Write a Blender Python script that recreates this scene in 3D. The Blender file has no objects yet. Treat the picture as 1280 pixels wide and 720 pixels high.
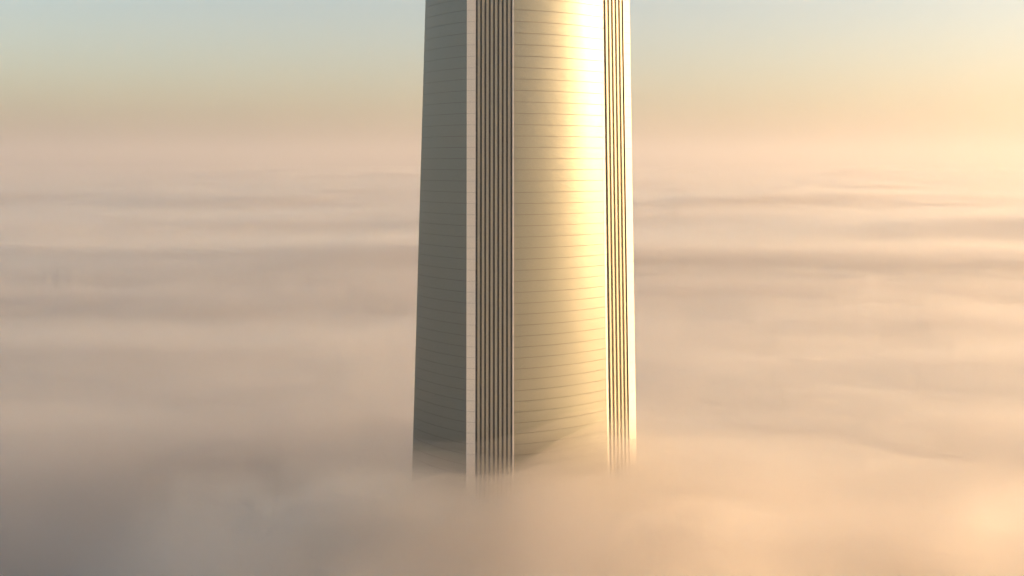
import bpy, math, random
from mathutils import Vector, Matrix, noise
random.seed(7)
sc = bpy.context.scene
COL = sc.collection

# ------------------------------------------------------------------ camera
CAM_Z = 430.0
F = 1350.0                     # focal length in pixels of a 1280 px wide frame
PITCH = math.atan((360 - 203) / F)
cam = bpy.data.cameras.new('camera'); cam.sensor_width = 36; cam.lens = 36 * F / 1280
cam.clip_start = 1; cam.clip_end = 200000
co = bpy.data.objects.new('camera', cam); COL.objects.link(co)
co.location = (0, 0, CAM_Z); co.rotation_euler = (math.pi / 2 - PITCH, 0, 0)
sc.camera = co

# ------------------------------------------------------------------ light and sky
SUN_AZ = math.radians(88.5)      # clockwise from +Y, the way the camera looks
SUN_EL = math.radians(10)
S = Vector((math.sin(SUN_AZ) * math.cos(SUN_EL), math.cos(SUN_AZ) * math.cos(SUN_EL), math.sin(SUN_EL)))
sl = bpy.data.lights.new('sun', 'SUN'); sl.energy = 5.0; sl.angle = math.radians(0.5); sl.color = (1.0, 0.635, 0.32)
so = bpy.data.objects.new('sun', sl); COL.objects.link(so)
so.rotation_euler = S.to_track_quat('Z', 'Y').to_euler(); so.location = (300, 0, 700)

w = bpy.data.worlds.new('World'); sc.world = w; w.use_nodes = True
nt = w.node_tree; bg = nt.nodes['Background']
sky = nt.nodes.new('ShaderNodeTexSky'); sky.sky_type = 'NISHITA'; sky.sun_disc = False
sky.sun_elevation = SUN_EL; sky.sun_rotation = SUN_AZ
sky.altitude = 300; sky.air_density = 1.0; sky.dust_density = 3.2; sky.ozone_density = 1.0
nt.links.new(sky.outputs[0], bg.inputs[0]); bg.inputs[1].default_value = 0.15

# ------------------------------------------------------------------ helpers
def mesh_obj(name, verts, faces, mats, parent=None, midx=None, uvs=None, smooth=False):
    me = bpy.data.meshes.new(name); me.from_pydata(verts, [], faces)
    for m in mats: me.materials.append(m)
    if midx: me.polygons.foreach_set('material_index', midx)
    if uvs:
        l = me.uv_layers.new(name='uv'); l.data.foreach_set('uv', [c for uv in uvs for c in uv])
    if smooth: me.polygons.foreach_set('use_smooth', [True] * len(me.polygons))
    me.update()
    o = bpy.data.objects.new(name, me); COL.objects.link(o); o.parent = parent
    return o

def principled(name, col, rough=0.5, metal=0.0, spec=0.5):
    m = bpy.data.materials.new(name); m.use_nodes = True
    p = m.node_tree.nodes['Principled BSDF']
    p.inputs['Base Color'].default_value = (*col, 1); p.inputs['Roughness'].default_value = rough
    p.inputs['Metallic'].default_value = metal; p.inputs['Specular IOR Level'].default_value = spec
    return m, m.node_tree, p

def volume_mat(name, col, dens, aniso):
    m = bpy.data.materials.new(name); m.use_nodes = True; t = m.node_tree
    t.nodes.remove(t.nodes['Principled BSDF'])
    v = t.nodes.new('ShaderNodeVolumePrincipled')
    v.inputs['Color'].default_value = (*col, 1); v.inputs['Density'].default_value = dens
    v.inputs['Anisotropy'].default_value = aniso
    t.links.new(v.outputs[0], t.nodes['Material Output'].inputs['Volume'])
    return m

# coated glass and metal cladding: each pane a slightly different tone, gloss and lean
def cladding(name, c0, c1, rough, metal, lean, tint=0.06):
    m, t, p = principled(name, c0, rough, metal)
    N = t.nodes.new; L = t.links.new
    tc = N('ShaderNodeTexCoord'); sep = N('ShaderNodeSeparateXYZ'); L(tc.outputs['UV'], sep.inputs[0])
    fx = N('ShaderNodeMath'); fx.operation = 'FLOOR'; L(sep.outputs[0], fx.inputs[0])
    fy = N('ShaderNodeMath'); fy.operation = 'FLOOR'; L(sep.outputs[1], fy.inputs[0])
    cb = N('ShaderNodeCombineXYZ'); L(fx.outputs[0], cb.inputs[0]); L(fy.outputs[0], cb.inputs[1])
    wn = N('ShaderNodeTexWhiteNoise'); wn.noise_dimensions = '3D'; L(cb.outputs[0], wn.inputs['Vector'])
    big = N('ShaderNodeTexNoise'); big.inputs['Scale'].default_value = 0.012; big.inputs['Detail'].default_value = 3
    L(tc.outputs['Object'], big.inputs['Vector'])
    ad = N('ShaderNodeMath'); ad.operation = 'MULTIPLY_ADD'; L(wn.outputs['Value'], ad.inputs[0]); ad.inputs[1].default_value = 0.10
    L(big.outputs[0], ad.inputs[2])
    mx = N('ShaderNodeMix'); mx.data_type = 'RGBA'; L(ad.outputs[0], mx.inputs[0])
    mx.inputs[6].default_value = (*c0, 1); mx.inputs[7].default_value = (*c1, 1)
    L(mx.outputs[2], p.inputs['Base Color'])
    rr = N('ShaderNodeMath'); rr.operation = 'MULTIPLY_ADD'; L(wn.outputs['Value'], rr.inputs[0]); rr.inputs[1].default_value = 0.02; rr.inputs[2].default_value = rough - 0.01
    L(rr.outputs[0], p.inputs['Roughness'])
    g = N('ShaderNodeNewGeometry')
    s1 = N('ShaderNodeVectorMath'); s1.operation = 'SUBTRACT'; L(wn.outputs['Color'], s1.inputs[0]); s1.inputs[1].default_value = (.5, .5, .5)
    s2 = N('ShaderNodeVectorMath'); s2.operation = 'SCALE'; L(s1.outputs[0], s2.inputs[0]); s2.inputs['Scale'].default_value = lean
    s3 = N('ShaderNodeVectorMath'); s3.operation = 'ADD'; L(g.outputs['Normal'], s3.inputs[0]); L(s2.outputs[0], s3.inputs[1])
    s4 = N('ShaderNodeVectorMath'); s4.operation = 'NORMALIZE'; L(s3.outputs[0], s4.inputs[0]); L(s4.outputs[0], p.inputs['Normal'])
    return m

M_GLASS = cladding('coated_glass', (.192, .197, .172), (.218, .220, .186), .46, .8, .0025)
M_PIER = cladding('pale_cladding', (.80, .71, .58), (.86, .77, .64), .45, 0, .004)
M_PJOINT = principled('pier_joint', (.60, .54, .44), .5, 0)[0]
M_FIN = principled('fin_metal', (.42, .375, .275), .42, .2)[0]
M_DARK = principled('dark_joint', (.11, .10, .08), .5, 0)[0]  # dark gasket colour in the groove at every floor
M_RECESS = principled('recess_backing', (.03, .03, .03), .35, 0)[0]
M_ROOF = principled('roof_concrete', (.3, .29, .27), .8, 0)[0]

# ------------------------------------------------------------------ the tower
# eight plan corners at two picture rows, turned into metres; the outline is linear in height
def row_z(row, y):
    s = (360 - row) / F
    return y * (s * math.cos(PITCH) - math.sin(PITCH)) / (math.cos(PITCH) + s * math.sin(PITCH))
def px_x(px, y, z): return (px - 640) * (y * math.cos(PITCH) - z * math.sin(PITCH)) / F
YS = dict(e=374.5, g=373, h=393, k=408, l=397)
PX = {10: dict(e=583.5, g=642.5, h=752, k=787, l=531.5), 560: dict(e=583, g=642.5, h=759, k=795.5, l=516)}
ZA, ZB = row_z(10, 380), row_z(560, 380)
def ring(row):
    P = {n: Vector((px_x(PX[row][n], YS[n], row_z(row, YS[n])), YS[n])) for n in YS}
    return P
RA, RB = ring(10), ring(560)
def corner(n, z):
    zr = z - CAM_Z
    za, zb = row_z(10, YS[n]), row_z(560, YS[n])
    t = (zr - za) / (zb - za)
    return RA[n] + (RB[n] - RA[n]) * t
def plan(z):
    c = {n: corner(n, z) for n in YS}
    # slight lean in depth too, so that the faces taper as they do sideways
    C = (c['k'] + c['l']) / 2
    k = (z - CAM_Z) * -0.00045
    for n in c: c[n] = Vector((c[n].x, c[n].y + (c[n].y - C.y) * k))
    C = (c['k'] + c['l']) / 2
    c['m'] = 2 * C - c['e']; c['n'] = 2 * C - c['g']; c['o'] = 2 * C - c['h']
    return c
FACES = [('g', 'h', 2.5), ('k', 'm', 1.5), ('n', 'o', 2.5), ('l', 'e', 1.5)]
CHAM = [('e', 'g'), ('h', 'k'), ('m', 'n'), ('o', 'l')]
TOP = 750.75; STOREY = 3.85; NST = int(TOP / STOREY)
base_c = plan(0); C0 = (base_c['k'] + base_c['l']) / 2
tower = bpy.data.objects.new('skyscraper', None); COL.objects.link(tower)
tower.location = (C0.x, C0.y, 0)
tower['label'] = 'tall tapering pale glass and metal skyscraper rising out of the cloud'
tower['category'] = 'skyscraper'
OFF = Vector((C0.x, C0.y, 0))

def outward(a, b):
    d = (b - a).normalized(); return Vector((d.y, -d.x))

def strip(name, a, b, bulge, u0, u1, cols, mats, joint, depth_off=0.0):
    """A clad strip of storeys with a thin recessed joint line at every floor."""
    V, Fc, MI, UV = [], [], [], []
    def pt(z, t, off):
        c = plan(z); A, B = c[a], c[b]; n = outward(A, B)
        p = A + (B - A) * t + n * (bulge * 4 * t * (1 - t) + off)
        return (p.x - OFF.x, p.y - OFF.y, z)
    rows = []
    for s in range(NST + 1):
        z = s * STOREY
        rows.append((z, -0.12, 0)); rows.append((z + joint, -0.12, 0))
        rows.append((z + joint, 0, 1)); rows.append((z + STOREY, 0, 1))
    n = cols + 1
    for z, off, kind in rows:
        for i in range(n): V.append(pt(z, u0 + (u1 - u0) * i / cols, off + depth_off))
    for r in range(len(rows) - 1):
        flat = rows[r][2] == 0 and rows[r + 1][2] == 0
        for i in range(cols):
            A = r * n + i
            Fc.append((A, A + 1, A + 1 + n, A + n))
            pane = rows[r][2] == 1 and rows[r + 1][2] == 1
            MI.append(0 if pane else 1)
            s = r // 4
            UV += [(i + .1, s + .1), (i + .9, s + .1), (i + .9, s + .9), (i + .1, s + .9)]
    return mesh_obj(name, V, Fc, mats, tower, MI, UV)

for a, b, bg_ in FACES:
    strip('curtain_wall', a, b, bg_, 0, 1, 26, [M_GLASS, M_DARK], 0.17)

zs = [i * 22.0 for i in range(29)]
for a, b in CHAM:
    P0, P1 = (.19, .035) if a in 'em' else (.06, .24)
    strip('corner_pier', a, b, 0, 0, P0, 3, [M_PIER, M_PJOINT], 0.14)
    strip('corner_pier', a, b, 0, 1 - P1, 1, 3, [M_PIER, M_PJOINT], 0.14)
    def column(name, t0, t1, o0, o1, mat, top=TOP):
        V, Fc = [], []
        for z in [i * top / 28 for i in range(29)]:
            c = plan(z); A, B = c[a], c[b]; n = outward(A, B)
            for t, o in ((t0, o1), (t1, o1), (t1, o0), (t0, o0)):
                p = A + (B - A) * t + n * o; V.append((p.x - OFF.x, p.y - OFF.y, z))
        for r in range(28):
            for i in range(4):
                j = (i + 1) % 4
                Fc.append((r * 4 + i, r * 4 + j, r * 4 + 4 + j, r * 4 + 4 + i))
        Fc.append((3, 2, 1, 0)); Fc.append((112, 113, 114, 115))
        return mesh_obj(name, V, Fc, [mat], tower)
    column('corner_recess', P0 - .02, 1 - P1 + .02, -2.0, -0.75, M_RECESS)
    NF = 8 if a in 'em' else 5; gap = .46 if NF == 8 else .54; pitch = (1 - P0 - P1) / (NF + gap)
    for i in range(NF):
        t0 = P0 + pitch * (gap + i)
        column('fin', t0, t0 + pitch * (1 - gap), -0.74, 0.12, M_FIN)

# crown: parapet cap and roof slab
c = plan(TOP + STOREY)
order = ['e', 'g', 'h', 'k', 'm', 'n', 'o', 'l']
V = [(c[n].x - OFF.x, c[n].y - OFF.y, TOP - 1.2) for n in order] + [(c[n].x - OFF.x, c[n].y - OFF.y, TOP - .4) for n in order]
Fc = [tuple(reversed(range(8))), tuple(range(8, 16))] + [(i, (i + 1) % 8, 8 + (i + 1) % 8, 8 + i) for i in range(8)]
mesh_obj('roof', [(x * .985, y * .985, z) for x, y, z in V], Fc, [M_ROOF], tower)

# ------------------------------------------------------------------ ground far below the cloud
R_G = 42000
gm, t, p = principled('ground_soil', (.09, .09, .07), .9)
nz = t.nodes.new('ShaderNodeTexNoise'); nz.inputs['Scale'].default_value = .004; nz.inputs['Detail'].default_value = 8
tc = t.nodes.new('ShaderNodeTexCoord'); t.links.new(tc.outputs['Object'], nz.inputs['Vector'])
cr = t.nodes.new('ShaderNodeValToRGB'); cr.color_ramp.elements[0].color = (.05, .06, .04, 1); cr.color_ramp.elements[1].color = (.16, .15, .13, 1)
t.links.new(nz.outputs[0], cr.inputs[0]); t.links.new(cr.outputs[0], p.inputs['Base Color'])
g = mesh_obj('ground', [(R_G * x, R_G * y, 0) for x, y in ((-1, -1), (1, -1), (1, 1), (-1, 1))], [(0, 1, 2, 3)], [gm])
g['kind'] = 'structure'

# ------------------------------------------------------------------ sea of cloud
def fb(x, y, s, seed, octv=3):
    return noise.fractal(Vector((x / s + seed, y / s - seed * 1.7, seed * .31)), 1.0, 2.0, octv)
def cloud_h(x, y, det=0.0):
    r = math.hypot(x, y)
    warp = 260 * fb(x, y, 1500, 3.1, 2)
    h = 0.0
    # long low rolls lying across the view, broken along their length
    h += 36 * fb(x * .17, y + .6 * warp, 380, 11.3, 3)
    h += 46 * fb(x * .3, y + .7 * warp, 1300, 5.7, 2) * min(1, r / 900)
    h += 19 * fb(x * .16, y + .5 * warp, 190, 31.9, 3)
    h += 13 * fb(x * .12, y + .5 * warp, 110, 41.3 + .3 * det, 2)
    h += 7 * fb(x * .7, y, 95, 21.9 + det, 3)
    if r < 1500: h += 6 * fb(x + .2 * warp, y, 44, 51.7 + 1.5 * det, 3) * min(1, (1500 - r) / 500)
    # mounds piled round the tower, a hollow behind its left side and low ground to the near left
    def bump(cx, cy, sx, sy, a): return a * math.exp(-((x - cx) / sx) ** 2 - ((y - cy) / sy) ** 2)
    h += bump(-110, 305, 50, 30, 6) + bump(-52, 322, 40, 28, 12) + bump(0, 330, 90, 34, 3) + bump(90, 350, 50, 36, 11) + bump(38, 342, 36, 30, 9) + bump(190, 370, 80, 60, 6) + bump(30, 290, 80, 45, 13)
    h += bump(-85, 402, 66, 36, -42) + bump(-200, 285, 110, 70, -18) + bump(165, 300, 55, 50, -9) + bump(-10, 352, 18, 24, -5)
    h += (27 * math.exp(-((x - 15) / 95) ** 2) - 11) * math.exp(-((y - 275) / 95) ** 2)
    return h
NR, NA = 230, 330
R0, R1 = 40.0, 36000.0
def cloud_layer(name, base, off, scale, dens, col, aniso, bottom, label, det, cx=0, cy=120):
    V, Fc = [], []
    V.append((cx, cy, base + off + scale * cloud_h(cx, cy, det)))
    for i in range(NR):
        r = R0 * (R1 / R0) ** (i / (NR - 1))
        for j in range(NA):
            a = 2 * math.pi * j / NA
            x, y = cx + r * math.cos(a), cy + r * math.sin(a)
            V.append((x, y, base + off + scale * cloud_h(x, y, det)))
    for j in range(NA): Fc.append((0, 1 + j, 1 + (j + 1) % NA))
    for i in range(NR - 1):
        for j in range(NA):
            A = 1 + i * NA + j; B = 1 + i * NA + (j + 1) % NA
            Fc.append((A, A + NA, B + NA, B))
    n = len(V); last = 1 + (NR - 1) * NA
    for j in range(NA):
        x, y, _ = V[last + j]; V.append((x, y, bottom))
    V.append((cx, cy, bottom)); cb_ = len(V) - 1
    for j in range(NA):
        k = (j + 1) % NA
        Fc.append((last + j, n + j, n + k, last + k)); Fc.append((cb_, n + k, n + j))
    o = mesh_obj(name, V, Fc, [volume_mat(name, col, dens, aniso)])
    o['kind'] = 'stuff'; o['label'] = label; o['category'] = 'cloud'
    return o
BASE = 324.5
G = .73
CLOUD_COL = (.994, .951, .900)
cloud_layer('cloud_sea', BASE, -10, 1.0, .022, CLOUD_COL, G, 120.0, 'dense rolling sea of cloud that swallows the foot of the tower', 0)
cloud_layer('cloud_swell', BASE, -3, .96, .013, CLOUD_COL, G, 121.0, 'softer upper body of the rolling sea of cloud', .6)
cloud_layer('cloud_veil', BASE, 4, .88, .0065, CLOUD_COL, G, 122.0, 'soft thinner mist lying over the rolling sea of cloud', 1.4)
cloud_layer('cloud_wisps', BASE, 13, .7, .0018, CLOUD_COL, G, 124.0, 'faintest wispy mist above the sea of cloud', 2.6)

# ------------------------------------------------------------------ ragged fog bank drifting round the foot of the tower
def fog_bank():
    m = bpy.data.materials.new('fog_bank'); m.use_nodes = True; t = m.node_tree
    t.nodes.remove(t.nodes['Principled BSDF']); N = t.nodes.new; L = t.links.new
    def M(op, a, b=None, c=None, clamp=False):
        n = N('ShaderNodeMath'); n.operation = op; n.use_clamp = clamp
        for i, v in enumerate((a, b, c)):
            if v is None: continue
            if isinstance(v, (int, float)): n.inputs[i].default_value = v
            else: L(v, n.inputs[i])
        return n.outputs[0]
    tc = N('ShaderNodeTexCoord'); se = N('ShaderNodeSeparateXYZ'); L(tc.outputs['Object'], se.inputs[0])
    X, Y, Z = se.outputs
    mp = N('ShaderNodeMapping'); mp.inputs['Scale'].default_value = (.016, .022, .026); mp.inputs['Location'].default_value = (.528, 0, 0); L(tc.outputs['Object'], mp.inputs['Vector'])
    nz = N('ShaderNodeTexNoise'); nz.inputs['Scale'].default_value = 1.0; nz.inputs['Detail'].default_value = 2.5
    nz.inputs['Roughness'].default_value = .52; nz.inputs['Distortion'].default_value = .35; L(mp.outputs[0], nz.inputs['Vector'])
    n = M('MULTIPLY', M('SUBTRACT', nz.outputs[0], .5), 62.0)                 # metres the top rises and falls
    # the bank is lowest in front of the ribbed corner
    dip = M('EXPONENT', M('MULTIPLY', M('POWER', M('DIVIDE', M('ADD', X, 95.0), 15.0), 2.0), -1.0))
    top = M('SUBTRACT', M('SUBTRACT', M('ADD', n, 4.0), M('MULTIPLY', dip, 10.0)), M('MULTIPLY', M('MAXIMUM', X, 0.0), .10))
    prof = M('DIVIDE', M('SUBTRACT', top, Z), 16.0, clamp=True)
    ex = M('MULTIPLY', M('SUBTRACT', 1.0, M('DIVIDE', M('ABSOLUTE', X), BX)), 3.0, clamp=True)
    ey = M('MULTIPLY', M('SUBTRACT', 1.0, M('DIVIDE', M('ABSOLUTE', Y), BY)), 2.2, clamp=True)
    d = M('MULTIPLY', M('MULTIPLY', M('MULTIPLY', prof, prof), M('MULTIPLY', ex, ey)), .042)
    v = N('ShaderNodeVolumePrincipled'); v.inputs['Color'].default_value = (*CLOUD_COL, 1); v.inputs['Anisotropy'].default_value = G - .06
    L(d, v.inputs['Density']); L(v.outputs[0], t.nodes['Material Output'].inputs['Volume'])
    V = [(x * BX, y * BY, z) for z in (-24, 30) for x, y in ((-1, -1), (1, -1), (1, 1), (-1, 1))]
    o = mesh_obj('fog_bank', V, [(3, 2, 1, 0), (4, 5, 6, 7), (0, 1, 5, 4), (1, 2, 6, 5), (2, 3, 7, 6), (3, 0, 4, 7)], [m])
    o.location = (85, 318, 330)
    o['kind'] = 'stuff'; o['label'] = 'ragged low fog bank drifting in front of the foot of the tower'; o['category'] = 'fog'
BX, BY = 212.0, 62.0
fog_bank()

# ------------------------------------------------------------------ haze
HZ = 41000
V = [(x * HZ, y * HZ, z) for z in (-1, TOP + 20) for x, y in ((-1, -1), (1, -1), (1, 1), (-1, 1))]
Fc = [(3, 2, 1, 0), (4, 5, 6, 7), (0, 1, 5, 4), (1, 2, 6, 5), (2, 3, 7, 6), (3, 0, 4, 7)]
g.scale = (.95, .95, 1)
hz = mesh_obj('haze', V, Fc, [volume_mat('haze', (.85, .80, .765), 1.4e-4, .5)])
hz['kind'] = 'stuff'; hz['label'] = 'thin pale morning haze filling the air above the cloud'; hz['category'] = 'haze'

# ------------------------------------------------------------------ render
sc.render.engine = 'CYCLES'
cy = sc.cycles
cy.volume_step_rate = .9; cy.use_denoising = True; cy.denoiser = 'OPENIMAGEDENOISE'
cy.max_bounces = 16; cy.volume_bounces = 8; cy.diffuse_bounces = 3; cy.glossy_bounces = 4
cy.use_adaptive_sampling = True; cy.adaptive_threshold = 0.08; cy.adaptive_min_samples = 24; cy.time_limit = 1000
cy.sample_clamp_indirect = 8
vs = sc.view_settings; vs.view_transform = 'Standard'; vs.look = 'None'; vs.gamma = 1; vs.use_curve_mapping = False
vs.exposure = 0.80
